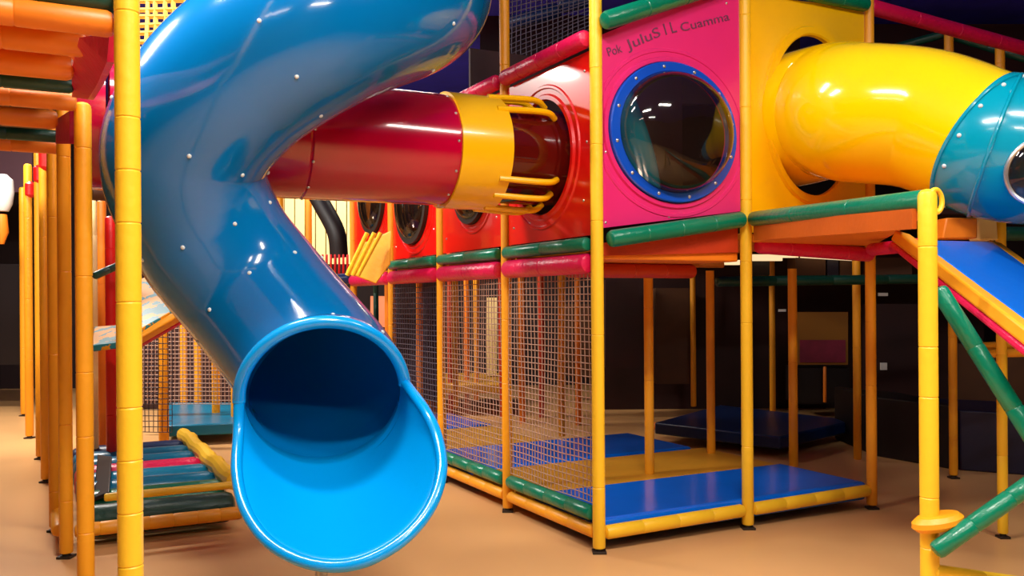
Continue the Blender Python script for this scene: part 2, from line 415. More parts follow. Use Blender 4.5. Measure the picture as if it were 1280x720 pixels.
# inner dark walls of the tower's upper floor
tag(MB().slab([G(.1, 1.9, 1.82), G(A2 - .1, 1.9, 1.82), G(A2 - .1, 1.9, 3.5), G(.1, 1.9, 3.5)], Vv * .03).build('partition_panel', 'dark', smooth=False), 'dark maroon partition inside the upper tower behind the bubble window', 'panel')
tt = MB(); pth = crom([at(768, 120, 5.75), at(786, 170, 5.62), at(798, 215, 5.55), at(803, 262, 5.5)], 6)
tag(tt.shell(pth, .13, .01, 28).build('slide_tube', 'cyan'), 'turquoise tube seen inside the smoked bubble window', 'tube')

# ---------------------------------------------------------------- pink bubble panel
T = thing('play_panel', P1 + U * a / 2 + Z * z1a, 'pink panel with a large smoked bubble window in a blue ring', 'panel')
O = P1 + NF * .0
gap = .045
poly = [(gap, z1a + .06), (a - gap, z1b + .055), (a - gap, ztb - .02), (gap, zta - .045)]
def sz(px, py, base=P1, S=U, n=NF, off=0.0):
    "plane coordinates (s, z) of an image point on the vertical plane base+S"
    d = RGT * ((px - 640) / F) - UPV * ((py - HY) / F) + FWD; b = base + n * off
    k = (b - CP).dot(n) / d.dot(n); p = CP + d * k - b; return p.dot(S), p.z
cs, cz = sz(837, 166); sl = sz(760, 168)[0]; sr = sz(917, 162)[0]; rs = (sr - sl) / 2; cs = (sr + sl) / 2
rz = (sz(837, 79)[1] - sz(837, 254)[1]) / 2
ko = [(.86, -.012), (.86, 0), (1.0, 0), (1.015, .014), (1.07, .014), (1.085, 0), (1.15, 0), (1.16, .006), (1.2, .006), (1.21, 0)]
annulus_panel(O, U, NF, poly, (cs, cz), (rs, rz), ko, .012).build('panel_board', 'pinkp', T)
def ell(k, th, off): return O + U * (cs + rs * k * math.cos(th)) + Z * (cz + rz * k * math.sin(th)) + NF * off
# blue ring
n = 96; Vs = []; Fs = []
prof = [(.855, .0), (.855, .03), (.87, .036), (.985, .036), (1.0, .03), (1.0, .0)]
for i in range(n):
    for k, off in prof: Vs.append(ell(k, 2 * math.pi * i / n, off))
m_ = len(prof)
for i in range(n):
    for q in range(m_): Fs.append((i * m_ + q, ((i + 1) % n) * m_ + q, ((i + 1) % n) * m_ + (q + 1) % m_, i * m_ + (q + 1) % m_))
rg = MB().add(Vs, Fs).build('window_ring', 'ring', T)
for i in range(12):
    th = 2 * math.pi * (i + .4) / 12
    MB().dome(ell(.93, th, .036), NF, .012, .008).build('bolt', 'steel', rg)
# bubble
Vs = []; Fs = []; nr = 14
for j in range(nr):
    t = j / (nr - 1) * math.pi / 2 * .999
    for i in range(n):
        k = .86 * math.cos(t) ** .75; Vs.append(ell(k, 2 * math.pi * i / n, .03 + .2 * math.sin(t)))
Vs.append(ell(0, 0, .23))
for j in range(nr - 1):
    for i in range(n): Fs.append((j * n + i, j * n + (i + 1) % n, (j + 1) * n + (i + 1) % n, (j + 1) * n + i))
for i in range(n): Fs.append(((nr - 1) * n + i, (nr - 1) * n + (i + 1) % n, len(Vs) - 1))
MB().add(Vs, Fs).build('bubble_window', 'smoke', T)
for px, py in ((757, 278), (836, 271), (757, 190), (912, 150), (908, 4)):
    s_, z_ = sz(px, py); MB().dome(O + U * s_ + Z * z_, NF, .009, .006).build('bolt', 'steel', T)
# lettering
def text_mesh(body, size, origin, S, Up, n, m, parent, sx=1.0, name='lettering', ext=.001):
    cu = bpy.data.curves.new('t', 'FONT'); cu.body = body; cu.size = size; cu.extrude = ext
    o = bpy.data.objects.new('t', cu); C.objects.link(o); dg = bpy.context.evaluated_depsgraph_get()
    me = bpy.data.meshes.new_from_object(o.evaluated_get(dg)); bpy.data.objects.remove(o)
    R = Matrix((S * sx, Up, n)).transposed(); base = parent_loc(parent)
    for v in me.vertices: v.co = origin - base + R @ v.co
    me.materials.clear(); me.materials.append(M[m]); ob = bpy.data.objects.new(name, me); C.objects.link(ob); ob.parent = parent; return ob
def onp(px, py, off=.003):
    s_, z_ = sz(px, py, off=0); return O + U * s_ + Z * z_ + NF * off
for body, x0, y0, x1, y1, size in (('Pok', 760, 71, 778, 65, .075), ('JuluS', 786, 62, 826, 45, .085), ('I L', 831, 44, 846, 40, .10), ('Cuamma', 851, 40, 912, 25, .075)):
    p0, p1 = onp(x0, y0), onp(x1, y1); S_ = (p1 - p0); Ln = S_.length; S_.normalize(); Up_ = NF.cross(S_) * 1.0
    if Up_.z < 0: Up_ = -Up_
    ob = text_mesh(body, size, p0, S_, Up_, NF, 'letter', T)
    xs = [(v.co + parent_loc(T) - p0).dot(S_) for v in ob.data.vertices]; k = Ln / max(xs)
    for v in ob.data.vertices:
        d = (v.co + parent_loc(T) - p0).dot(S_); v.co += S_ * d * (k - 1)

# ---------------------------------------------------------------- yellow panel and tunnel
zy0, zy1 = 1.93, 3.52
T = thing('play_panel', P2 + U * a / 2 + Z * zy0, 'yellow panel with a raised round collar where the yellow tunnel enters', 'panel')
cy, czz = sz(1024, 146, P2); s0 = sz(962, 150, P2)[0]; rsY = (a - .09) * .5; 
cyy = a / 2 + .02; rzY = (sz(1020, 44, P2)[1] - sz(1024, 243, P2)[1]) / 2
rsY = min(cyy - s0, .5)
annulus_panel(P2, U, NF, [(gap, zy0), (a - gap, zy0), (a - gap, 3.55), (gap, 3.48)], (cyy, czz), (rsY, rzY),
              [(1.0, -.012), (1.0, .02), (1.02, .03), (1.10, .03), (1.12, .004), (1.2, .004), (1.22, 0)], .012).build('panel_board', 'yelp', T)
print('yellow hole', cyy, czz, rsY, rzY)
rail(G(a + .05, -.03, 3.56), G(A2 - .05, -.03, 3.56), .05, 'green', 'green padded rail above the yellow panel')
rail(at(1086, 8, 6.15), at(1330, 74, 7.5), .055, 'pinkv', 'crimson padded rail running off to the upper right under the navy ceiling', seams=4)
hc = P2 + U * cyy + Z * czz
T = thing('crawl_tunnel', hc, 'large glossy yellow tunnel leaving the yellow panel with a turquoise end section', 'tunnel')
pth = crom([hc + Vv * .15, hc + NF * .15 + U * .02, at(1070, 142, 5.4), at(1150, 150, 5.2), at(1233, 180, 4.95)], 8)
rr = [.46 - (.055 * i / (len(pth) - 1)) for i in range(len(pth))]
MB().shell(pth, rr, .012, 64).build('tube_section', 'tyel', T)
d = (pth[-1] - pth[-2]).normalized()
e0 = pth[-1]
pc = crom([e0 - d * .04, e0 + d * .05, at(1288, 190, 4.85), at(1350, 186, 4.75), at(1420, 186, 4.7)], 6)
rc = [.412] * len(pc); rc[0] = .415; rc[1] = .42
tc = MB().shell(pc, rc, .012, 64).build('turquoise_elbow', 'cyan', T)
fr = frames(pc)
for i, rr_ in ((2, .414), (6, .414)):
    A_, B_ = fr[i]; MB().tube([pc[i] + (A_ * math.cos(t * math.pi / 32) + B_ * math.sin(t * math.pi / 32)) * rr_ for t in range(64)], .012, 8, closed=True).build('joint_flange', 'cyan', tc)
A_, B_ = fr[3]
for k in range(14):
    th = 2 * math.pi * k / 14; dd = A_ * math.cos(th) + B_ * math.sin(th); MB().dome(pc[4] + dd * .411, dd, .013, .012).build('bolt', 'bolt', tc)
# dark porthole on the turquoise elbow
ph = at(1306, 215, 4.8); nn = (CP - ph).normalized(); ph = ph + nn * .40; A_, B_ = basis(nn)
MB().dome(ph, nn, .17, .05, 32, 6).build('porthole_window', 'smoke', tc)
MB().tube([ph + (A_ * math.cos(t * math.pi / 24) + B_ * math.sin(t * math.pi / 24)) * .175 for t in range(48)], .014, 8, closed=True).build('porthole_ring', 'steel', tc)

# ---------------------------------------------------------------- red panels
def red_panel(k, zt, hole, label, ring=False):
    b = G(0, a * (k + 1)); S = -Vv; n_ = NL   # s runs from the far post towards the near one; outward is -U
    t = thing('play_panel', b + S * a / 2 + Z * 1.9, label, 'panel'); cs_, cz_, r1, r2 = hole
    annulus_panel(b, S, n_, [(gap, 1.885), (a - gap, 1.885), (a - gap, zt), (gap, zt)], (cs_, cz_), (r1, r2),
                  [(1, -.012), (1, .0), (1.02, .015), (1.09, .015), (1.12, 0), (1.2, 0), (1.22, .01), (1.26, .01), (1.28, 0)], .012).build('panel_board', 'redp', t)
    for (s_, z_) in ((.12, 2.0), (a - .1, 2.45), (a - .14, 2.1), (.14, 2.8), (a - .12, 2.88)):
        MB().dome(b + S * s_ + Z * z_, n_, .009, .006).build('bolt', 'steel', t)
    if ring:
        w_ = MB().shell([b + S * cs_ + Z * cz_ + n_ * q for q in (-.01, .05)], r1 * 1.0, .05, 48).build('window_ring', 'plate', t)
        MB().dome(b + S * cs_ + Z * cz_ + n_ * .02, n_, r1 * .9, .12, 40, 8).build('bubble_window', 'smoke', t)
    return t
hz = 2.43; s0 = sz(684, 178, L1, -Vv, -U)[0]
red_panel(0, 2.99, (a / 2 - .06, hz, .36, .37), 'red panel next to the corner post, entered by the crimson tunnel')
red_panel(1, 2.99, (a / 2 + .05, 2.35, .27, .27), 'red panel with a dark bubble window half hidden by the yellow tunnel band', ring=True)
red_panel(2, 2.99, (a / 2, 2.36, .36, .36), 'red panel with a dark round bubble window farthest left under the crimson tunnel', ring=True)
red_panel(3, 2.99, (a / 2 + .1, 2.5, .34, .34), 'farthest red panel with a dark round window, above the small yellow hopper', ring=True)
# ---------------------------------------------------------------- crimson tunnel
hc = L1 - Vv * (a / 2 - .06) + Z * hz
T = thing('crawl_tunnel', hc, 'long crimson tunnel crossing behind the blue slide with a yellow collar at its right end', 'tunnel')
Rt = .34
def along(px):   # distance along -U from the hole for an image column on the axis line
    d = RGT * ((px - 640) / F) + FWD; n_ = V3((U.y, -U.x, 0)); k = (hc - CP).dot(n_) / d.dot(n_); return (CP + d * k - hc).dot(-U)
b0, b1 = along(604), along(560)
print('band', b0, b1)
b0 = max(.3, b0)
MB().shell([hc - U * b1, hc - U * (b1 + .9), hc - U * (b1 + .91), hc - U * (b1 + .92), hc - U * (b1 + 1.9)], [Rt, Rt, Rt - .006, Rt, Rt], .012, 64).build('tube_section', 'tpink', T)
MB().shell([hc - U * (b1 + 1.92), hc - U * along(98)], Rt, .012, 64).build('tube_section', 'tpink', T)
MB().shell([hc - U * (b0 - .05), hc - U * (b1 + .04)], Rt + .018, .02, 64).build('yellow_collar', 'band', T)
MB().shell([hc + U * .12, hc - U * b0], Rt - .03, .006, 64).build('clear_section', 'smoker', T)
fa, fb = V3((U.y, -U.x, 0)), Z
for th in [math.radians(q) for q in (40, 68, 98, 130, -34, -54, -78, -105)]:
    dd = fa * math.cos(th) + fb * math.sin(th)
    pts = crom([hc - U * .04 + dd * (Rt - .02), hc - U * .1 + dd * (Rt + .02), hc - U * (b0 * .5) + dd * (Rt + .025), hc - U * (b0 + .02) + dd * (Rt + .012)], 5)
    MB().tube(pts, .02, 10).build('guard_bar', 'band', T)
for s_ in (b1 + .06, b1 + .9):
    for k in range(12):
        th = 2 * math.pi * k / 12; dd = fa * math.cos(th) + fb * math.sin(th); MB().dome(hc - U * s_ + dd * Rt, dd, .009, .007).build('bolt', 'steel', T)

# ---------------------------------------------------------------- blue slide
R0 = .38
ctr = at(405, 495, 4.0); nm = V3((0.26, -.88, -.38)).normalized()
ctrl = [at(532, -30, 5.9), at(528, -20, 5.3), at(505, -3, 4.62), at(405, 30, 4.2), at(290, 105, 4.12), at(232, 198, 4.2), at(263, 293, 4.36), at(324, 372, 4.42), ctr - nm * .22, ctr]
path = crom(ctrl, 24)
T = thing('tube_slide', (ctr.x, ctr.y, 0), 'big glossy blue spiral tube slide ending in a wide open scoop', 'slide')
rad = []
for i in range(len(path)):
    x = i / (len(path) - 1); rad.append(.45 - (.45 - R0) * min(1, x / .62))
cuts = [0, 53, 82, 110, 139, 168, 197, len(path) - 1]
frp = frames(path)
for s_ in range(len(cuts) - 1):
    i0, i1 = cuts[s_], cuts[s_ + 1]; seg = path[i0:i1 + 1]; r_ = list(rad[i0:i1 + 1])
    # keep continuous frames by building from the shared frame list
    n = 72; Vs = []; Fs = []; m_ = len(seg)
    for q in (0, 1):
        for i in range(m_):
            A_, B_ = frp[i0 + i]; rr_ = r_[i] - q * .012
            for k in range(n):
                th = 2 * math.pi * k / n; Vs.append(seg[i] + (A_ * math.cos(th) + B_ * math.sin(th)) * rr_)
    o_ = m_ * n
    for i in range(m_ - 1):
        for k in range(n):
            k2 = (k + 1) % n; Fs.append((i * n + k, i * n + k2, (i + 1) * n + k2, (i + 1) * n + k)); Fs.append((o_ + i * n + k2, o_ + i * n + k, o_ + (i + 1) * n + k, o_ + (i + 1) * n + k2))
    for k in range(n):
        k2 = (k + 1) % n; e = (m_ - 1) * n
        Fs.append((k2, k, o_ + k, o_ + k2)); Fs.append((e + k, e + k2, o_ + e + k2, o_ + e + k))
    sec = MB().add(Vs, Fs).build('tube_section', 'blue', T)
    if s_ > 0:
        A_, B_ = frp[i0]
        for jx in (i0 + 2,):
            A_, B_ = frp[jx]
            for k in range(9):
                th = 2 * math.pi * (k + .3 * s_) / 9; dd = A_ * math.cos(th) + B_ * math.sin(th)
                MB().dome(path[jx] + dd * (rad[jx] - .001), dd, .011, .009, 8, 3).build('bolt', 'bolt', sec)
# mouth scoop
A_, B_ = basis(nm)   # A horizontal, B in ring plane
if B_.z < 0: B_ = -B_
if A_.x < 0: A_ = -A_
def ringp(th, r=R0): return ctr + (A_ * math.cos(th) + B_ * math.sin(th)) * r
lipc = [(303, 492, 3.96), (298, 540, 3.86), (296, 590, 3.72), (306, 635, 3.58), (332, 674, 3.46), (372, 699, 3.38), (418, 708, 3.34), (463, 699, 3.34), (508, 671, 3.40), (539, 632, 3.50), (552, 588, 3.62), (547, 548, 3.75), (532, 514, 3.86), (512, 480, 3.98)]
lip = [at(*p) for p in lipc]
lip[0] = ringp(math.radians(180)); lip[-1] = ringp(math.radians(9))
lip = crom(lip, 6); nl = len(lip)
Vs = []; Fs = []; ns = 12
tl, tr_ = math.radians(180), math.radians(369)
for i in range(nl):
    th = tl + (tr_ - tl) * i / (nl - 1); p0 = ringp(th, R0 - .013) - nm * .04; p1 = lip[i]; w_ = math.sin(math.pi * i / (nl - 1))
    for j in range(ns + 1):
        t = j / ns; c1 = p0 + nm * (p1 - p0).length * .5
        p = p0 * (1 - t) ** 2 + c1 * 2 * t * (1 - t) + p1 * t * t
        Vs.append(p)
for i in range(nl - 1):
    for j in range(ns): Fs.append((i * (ns + 1) + j, (i + 1) * (ns + 1) + j, (i + 1) * (ns + 1) + j + 1, i * (ns + 1) + j + 1))
sc = MB().add(Vs, Fs).build('exit_scoop', 'bluelit', T)
md = sc.modifiers.new('thickness', 'SOLIDIFY'); md.thickness = .012; md.offset = 0
rimp = [ringp(math.radians(9 + 171 * k / 40)) for k in range(41)]
MB().tube(rimp, .03, 14).build('mouth_rim', 'bluelit', T)
MB().tube(lip, .025, 14).build('scoop_rim', 'bluelit', T)
for p in (lip[0], lip[-1]):
    MB().tube([p - Z * .02, p + Z * .025], .03, 14).build('rim_clamp', 'bluelit', T, bevel=.006)
# support leg under the scoop, out of sight behind it
q = ctr - nm * .3 - Z * .52
MB().tube([(q.x, q.y, 0), (q.x, q.y, q.z)], .03, 14).build('support_leg', 'steel', T)

# ---------------------------------------------------------------- right hand deck
zr2, zr4 = z1b, zat(P4, 254)
post(P4, zat(P4, 240), 'nearest yellow post on the right, topped by a rounded eyelet holding a green rail', seam=.42)
rail(P2 + NF * .07 + U * .0 + Z * (zr2 + .0), V3((P4.x + .012, P4.y, zr4)), .048, 'green', 'green padded rail from the middle yellow post out to the nearest right post', seams=2)
pe = V3((P4.x + .03, P4.y - .01, zr4 - .005))
eye = MB().tube([pe + (Z * math.sin(t * math.pi / 16) + U * .8 * math.cos(t * math.pi / 16)) * .048 for t in range(32)], .011, 8, closed=True)
tag(eye.build('rail_clamp', 'yellow'), 'small yellow eyelet clamp at the top of the nearest right post', 'clamp')
tag(MB().slab([P2 + NF * .1 + Z * (zr2 - .03), P4 + Vv * .05 + Z * (zr4 - .03), P4 + Vv * .05 + Z * 1.79, P2 + NF * .1 + Z * 1.87], (-.02, 0, 0)).build('side_skirt', 'rust'), 'rust orange vinyl skirt hanging right below the long green rail of the right deck', 'skirt')
P5 = P4 + (P3 - P2) * .22 + Vv * .2
deck([P2 + NF * .06, P4 + Vv * .03, P5, P3 + NF * .02], 1.86, 'orange', 'orange deck under the yellow tunnel reached by the blue ramp', .05)
rail(P2 + NF * .05 + U * .05 + Z * 1.84, P3 + NF * .05 - U * .05 + Z * 1.80, .05, 'pinkv', 'crimson padded beam under the rear edge of the orange deck')
rail(at(1088, 312, 5.4), at(1150, 306, 4.9), .04, 'pinkv', 'short magenta pad tucked under the top of the blue ramp', seams=1)

# ramp
TL, TR, BR, BL = at(1146, 299, 4.4), at(1240, 301, 5.1), at(1410, 424, 4.1), at(1310, 420, 3.3)
nr_ = (TR - TL).cross(BL - TL).normalized()
if nr_.z < 0: nr_ = -nr_
T = thing('slide_ramp', (BL + BR) / 2, 'bright blue padded ramp with an amber side bolster going down to the right', 'ramp')
MB().slab([TL, TR, BR, BL], -nr_ * .05).build('blue_pad', 'slideb', T, bevel=.015)
dl = (BL - TL).normalized(); sd = (TL - TR).normalized()
def bar(p0, p1, w_, h_, m, name, up=nr_):
    d_ = (p1 - p0).normalized(); s_ = d_.cross(up).normalized(); u_ = s_.cross(d_)
    if u_.z < 0: u_ = -u_
    mb = MB().hexa([p0 - s_ * w_ / 2 - u_ * h_, p1 - s_ * w_ / 2 - u_ * h_, p1 + s_ * w_ / 2 - u_ * h_, p0 + s_ * w_ / 2 - u_ * h_,
                    p0 - s_ * w_ / 2, p1 - s_ * w_ / 2, p1 + s_ * w_ / 2, p0 + s_ * w_ / 2])
    return mb.build(name, m, T, bevel=.012)
s0_ = TL + sd * .05; s1_ = BL + sd * .05
bar(s0_ - dl * .12, s1_, .09, .06, 'amber', 'side_bolster')
bar(s0_ - dl * .12 - nr_ * .06, s1_ - nr_ * .06, .08, .035, 'pinkv', 'underside_trim')
s0_ = TR - sd * .05; s1_ = BR - sd * .05
bar(s0_, s1_, .09, .13, 'amber', 'side_bolster')
# zig-zag green climbing poles
ap = at(1318, 590, 3.45)
rail(at(1172, 360, 3.68), ap, .037, 'green', 'upper green diagonal pole slanting down right below the blue ramp', seams=2)
rail(at(1168, 690, 3.5), ap + V3((.0, .03, 0)), .037, 'green', 'lower green diagonal pole slanting up right from the nearest right post', seams=2)
# stepping pad
sp = at(1172, 652, 3.56)
o = MB(); ringn = 28
prof = [(.0, -.022), (.8, -.022), (1, -.008), (1, .008), (.8, .022), (0, .022)]
Vs = []; Fs = []
for k in range(ringn):
    th = 2 * math.pi * k / ringn
    for r_, z_ in prof: Vs.append(sp + RGT * (.105 * r_ * math.cos(th)) + FWD * (.07 * r_ * math.sin(th)) + Z * (z_ * 1.3 + .02 * r_ * math.cos(th)))
for k in range(ringn):
    for q in range(5): Fs.append((k * 6 + q, ((k + 1) % ringn) * 6 + q, ((k + 1) % ringn) * 6 + q + 1, k * 6 + q + 1))
tag(o.add(Vs, Fs).build('stepping_pad', 'amber'), 'rounded amber stepping pad clamped low on the nearest right post', 'step')
rail(at(1166, 714, 3.56), at(1340, 738, 3.9), .03, 'yellow', 'yellow padded bar near the floor going right from the nearest right post', seams=2)
rail(at(1212, 434, 6.0), at(1340, 428, 6.2), .03, 'amber', 'upper amber crossbar below the blue ramp', seams=2)
rail(at(1214, 442, 5.95), at(1340, 440, 6.1), .03, 'amber', 'lower amber crossbar touching the one above, below the blue ramp', seams=2)
p = onz(1192, 598); post(p, CAMZ + .05 * p.y / 5, 'amber post just right of the nearest right post, standing by the navy block', m='amber', r=.034)
p = onz(1255, 584); post(p, 1.0, 'short amber post half hidden by the green diagonal poles', m='amber', r=.034)
# turquoise elbow supports and pads behind P4
tag(MB().slab([at(1183, 272, 5.0), at(1222, 272, 5.0), at(1222, 298, 5.0), at(1178, 298, 5.0)], (0, .12, 0)).build('foam_block', 'orange', bevel=.01), 'orange foam block under the turquoise tunnel end', 'block')
tag(MB().slab([at(1222, 270, 5.2), at(1246, 270, 5.2), at(1248, 300, 5.2), at(1224, 300, 5.2)], (0, .12, 0)).build('foam_block', 'cream', bevel=.01), 'pale foam block beside the orange one under the turquoise tunnel', 'block')
post(V3((at(1251, 300, 5.3).x, 5.3, 0)), 2.02, 'yellow post behind the top of the blue ramp at the right', m='yellow', r=.03)
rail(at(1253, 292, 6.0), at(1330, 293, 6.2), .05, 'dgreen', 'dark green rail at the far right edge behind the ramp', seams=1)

# right background
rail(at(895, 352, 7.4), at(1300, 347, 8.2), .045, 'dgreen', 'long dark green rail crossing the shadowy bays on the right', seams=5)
def bgbox(px0, py0, px1, py1, D, dep, m, name, label, cat, bevel=.0):
    A, B, Cq, Dq = at(px0, py1, D), at(px1, py1, D), at(px1, py0, D), at(px0, py0, D)
    return tag(MB().slab([A, B, Cq, Dq], (0, dep, 0)).build(name, m, smooth=False, bevel=bevel), label, cat)
def block(px0, px1, pyf0, pyf1, h, dep, m, name, label, cat):
    A, B = onz(px0, pyf0), onz(px1, pyf1); return tag(MB().slab([A, B, B + V3((0, dep, 0)), A + V3((0, dep, 0))], (0, 0, h)).build(name, m, bevel=.015), label, cat)
block(1093, 1196, 570, 588, .56, 1.0, 'black', 'storage_block', 'near black block behind the nearest right post', 'block')
block(1200, 1330, 588, 598, .52, 1.0, 'darkb', 'storage_block', 'navy block on the floor at the right edge', 'block')
bgbox(1196, 430, 1400, 560, 8.6, .1, 'brown', 'wall_board', 'brown wall board above the navy block', 'board')
T = thing('wall_poster', at(1027, 455, 10.5), 'dull yellow board with a magenta lower half in the dark bay', 'sign')
MB().slab([at(997, 456, 10.5), at(1060, 456, 10.5), at(1060, 390, 10.5), at(997, 390, 10.5)], (0, .04, 0)).build('board', mat('dull mustard board', (150, 96, 20), .6), T, smooth=False)
MB().slab([at(1000, 453, 10.48), at(1057, 453, 10.48), at(1057, 425, 10.48), at(1000, 425, 10.48)], (0, .01, 0)).build('magenta_print', mat('dull magenta print', (130, 30, 60), .6, var=.3, vscale=4), T, smooth=False)
bgbox(998, 460, 1062, 505, 10.6, .5, 'black', 'cabinet', 'dark slatted cabinet under the dull yellow board', 'cabinet')
rail(at(1031, 458, 10.5), at(1031, 503, 10.5), .02, 'orange', 'thin orange strip down the middle of the dark cabinet', seams=0)
T = thing('bulkhead_row', onz(1045, 500), 'row of dim brown bulkhead boxes below a white light strip at the far right', 'bulkhead')
for x0, x1, m in ((938, 962, 'black'), (995, 1032, 'brown'), (1034, 1048, 'darkb'), (1050, 1070, 'brown'), (1092, 1140, 'brown')):
    MB().slab([at(x0, 344, 9.5), at(x1, 344, 9.5), at(x1, 322, 9.5), at(x0, 322, 9.5)], (0, .3, 0)).build('bulkhead_box', m, T, smooth=False)
tag(MB().slab([at(962, 322, 9.5), at(998, 322, 9.5), at(998, 316, 9.5), at(962, 316, 9.5)], (0, .05, 0)).build('light_strip', 'sign', smooth=False), 'short white light strip just right of the middle yellow post', 'light')
tag(MB().slab([at(1002, 322, 9.4), at(1070, 326, 9.4), at(1070, 322, 9.4), at(1002, 316, 9.4)], (0, .05, 0)).build('light_strip', 'sign', smooth=False), 'long slanting white light strip in the dark bay', 'light')
tag(MB().slab([at(893, 331, 9.0), at(925, 331, 9.0), at(925, 325, 9.0), at(893, 325, 9.0)], (0, .05, 0)).build('light_strip', 'sign', smooth=False), 'short white light strip just left of the middle yellow post', 'light')
tag(MB().slab([at(940, 326, 9.4), at(978, 326, 9.4), at(978, 318, 9.4), at(940, 318, 9.4)], (0, .05, 0)).build('light_strip', 'sign', smooth=False), 'bright stub of a white light strip right beside the middle yellow post', 'light')
rail(at(812, 330, 8.0), at(905, 331, 8.0), .03, 'orange', 'orange rail high in the dark bay between two amber posts', seams=2)
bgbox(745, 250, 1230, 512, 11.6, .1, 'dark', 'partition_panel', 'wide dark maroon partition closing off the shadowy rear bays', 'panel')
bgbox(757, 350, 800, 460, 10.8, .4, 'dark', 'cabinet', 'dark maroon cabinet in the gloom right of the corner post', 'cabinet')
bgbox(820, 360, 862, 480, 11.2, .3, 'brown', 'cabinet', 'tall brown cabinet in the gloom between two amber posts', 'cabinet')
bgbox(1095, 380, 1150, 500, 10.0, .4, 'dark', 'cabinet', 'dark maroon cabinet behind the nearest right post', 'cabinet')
for (x, y, w_, h_, D, l) in ((1104, 368, 12, 4, 9.97, 'tiny white notice high in the gap left of the nearest right post'), (1105, 458, 8, 9, 9.97, 'tiny pale notice low in the gap left of the nearest right post'), (978, 388, 9, 3, 9.8, 'tiny white tag in the dark left of the mustard board'), (765, 337, 17, 2, 9, 'row of tiny white letters right of the corner post')):
    tag(MB().slab([at(x - w_ / 2, y + h_ / 2, D), at(x + w_ / 2, y + h_ / 2, D), at(x + w_ / 2, y - h_ / 2, D), at(x - w_ / 2, y - h_ / 2, D)], (0, .02, 0)).build('notice', 'white', smooth=False), l, 'notice')

# upper right frame
p = at(1186, 60, 8.2); post(p, p.z + .22, 'short amber post high at the upper right, nearer the yellow panel', m='amber', r=.042, z0=2.4, plate=False)
p = at(1250, 80, 8.0); post(p, p.z + .2, 'short amber post high at the upper right, by the turquoise tunnel', m='amber', r=.042, z0=2.4, plate=False)
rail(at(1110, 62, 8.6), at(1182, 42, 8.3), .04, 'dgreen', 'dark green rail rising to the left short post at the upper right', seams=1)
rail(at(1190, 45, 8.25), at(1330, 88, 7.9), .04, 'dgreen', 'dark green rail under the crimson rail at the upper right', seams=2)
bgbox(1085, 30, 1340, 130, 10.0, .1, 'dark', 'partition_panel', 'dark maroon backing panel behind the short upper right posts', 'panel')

# upper centre: net and blue rollers seen above the crimson rail
net(at(634, -30, 7.2), at(738, -40, 6.6), at(738, 40, 6.6), at(634, 90, 7.2), 16, 18, .004, 'netd', 'dark climbing net high between the slide and the corner post')
rail(at(636, 30, 8.2), at(700, 12, 8.2), .07, 'matd', 'navy padded roller behind the upper net, left', seams=1)
rail(at(700, 8, 8.2), at(742, -2, 8.2), .07, 'matd', 'navy padded roller behind the upper net, right', seams=1)
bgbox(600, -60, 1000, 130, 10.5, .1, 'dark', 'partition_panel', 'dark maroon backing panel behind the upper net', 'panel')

# ---------------------------------------------------------------- left structure
q = at(161, 375, 2.68); LP0 = V3((q.x, q.y, 0))
post(LP0, 3.6, 'nearest bright yellow post, full height left of the blue slide', seam=.33)
def lp(px, py): return onz(px, py)
q = at(105, 375, 4.0); LP1 = V3((q.x, q.y, 0))
post(LP1, zat(LP1, 124), 'second nearest amber yellow post, just left of the brightest one', m='amber', seam=.6)
for (px, py, l, r_) in ((83, 697, 'amber post third in the left row, foot just left of the roller bed', .038), (69, 664, 'amber post fourth in the left row', .036),
                    (57, 603, 'amber post fifth in the left row', .036), (50, 574, 'amber post sixth in the left row', .036), (37, 548, 'amber post seventh in the left row', .042), (30, 520, 'farthest amber post at the left end of the row', .042)):
    p = lp(px, py); post(p, 3.05, l, m='amber', r=r_, seam=.9)
def lrail(px, py, D, r, m, label, L=3.2, name='padded_beam'):
    e = at(px, py, D); return rail(e, e - U * L, r, m, label, name=name, seams=int(L / .28), cat='beam')
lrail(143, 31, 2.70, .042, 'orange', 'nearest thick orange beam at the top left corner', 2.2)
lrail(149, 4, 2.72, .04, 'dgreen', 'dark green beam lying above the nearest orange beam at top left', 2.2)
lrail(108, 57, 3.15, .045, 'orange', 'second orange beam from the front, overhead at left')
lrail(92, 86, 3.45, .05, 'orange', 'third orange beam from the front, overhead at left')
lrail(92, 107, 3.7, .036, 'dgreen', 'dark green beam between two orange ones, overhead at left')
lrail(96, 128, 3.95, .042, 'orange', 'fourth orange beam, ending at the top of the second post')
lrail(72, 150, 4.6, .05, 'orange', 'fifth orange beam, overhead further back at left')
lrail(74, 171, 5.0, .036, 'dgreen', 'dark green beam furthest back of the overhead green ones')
lrail(76, 184, 5.3, .045, 'orange', 'last orange beam at the rear of the left overhead deck')
deck([V3(at(139, 30, 2.75)), V3(at(100, 86, 3.9)), at(100, 86, 3.9) - U * 3, at(139, 30, 2.75) - U * 2], 2.56, 'orange', 'orange underside of the overhead deck at top left', .05)
q0 = at(100, 86, 4.0); q1 = at(60, 86, 6.8)
deck([q0, q1, q1 - U * 4, q0 - U * 3], 2.74, 'brown', 'brown overhead deck further back at left', .05)
sk = [at(146, 43, 2.82), at(143, 78, 2.84), at(130, 105, 3.3), at(117, 125, 3.8), at(97, 122, 3.85), at(97, 88, 3.5), at(108, 48, 3.0)]
tag(MB().slab(sk, (-.02, -.01, 0)).build('side_skirt', 'pinkv'), 'dark magenta skirt hanging below the top left beams beside the brightest post', 'skirt')
sk = [at(93, 139, 4.4), at(93, 180, 4.4), at(75, 180, 4.9), at(75, 150, 4.9)]
tag(MB().slab(sk, (-.02, -.01, 0)).build('side_skirt', 'pinkv'), 'smaller dark magenta skirt behind the top of the second post', 'skirt')
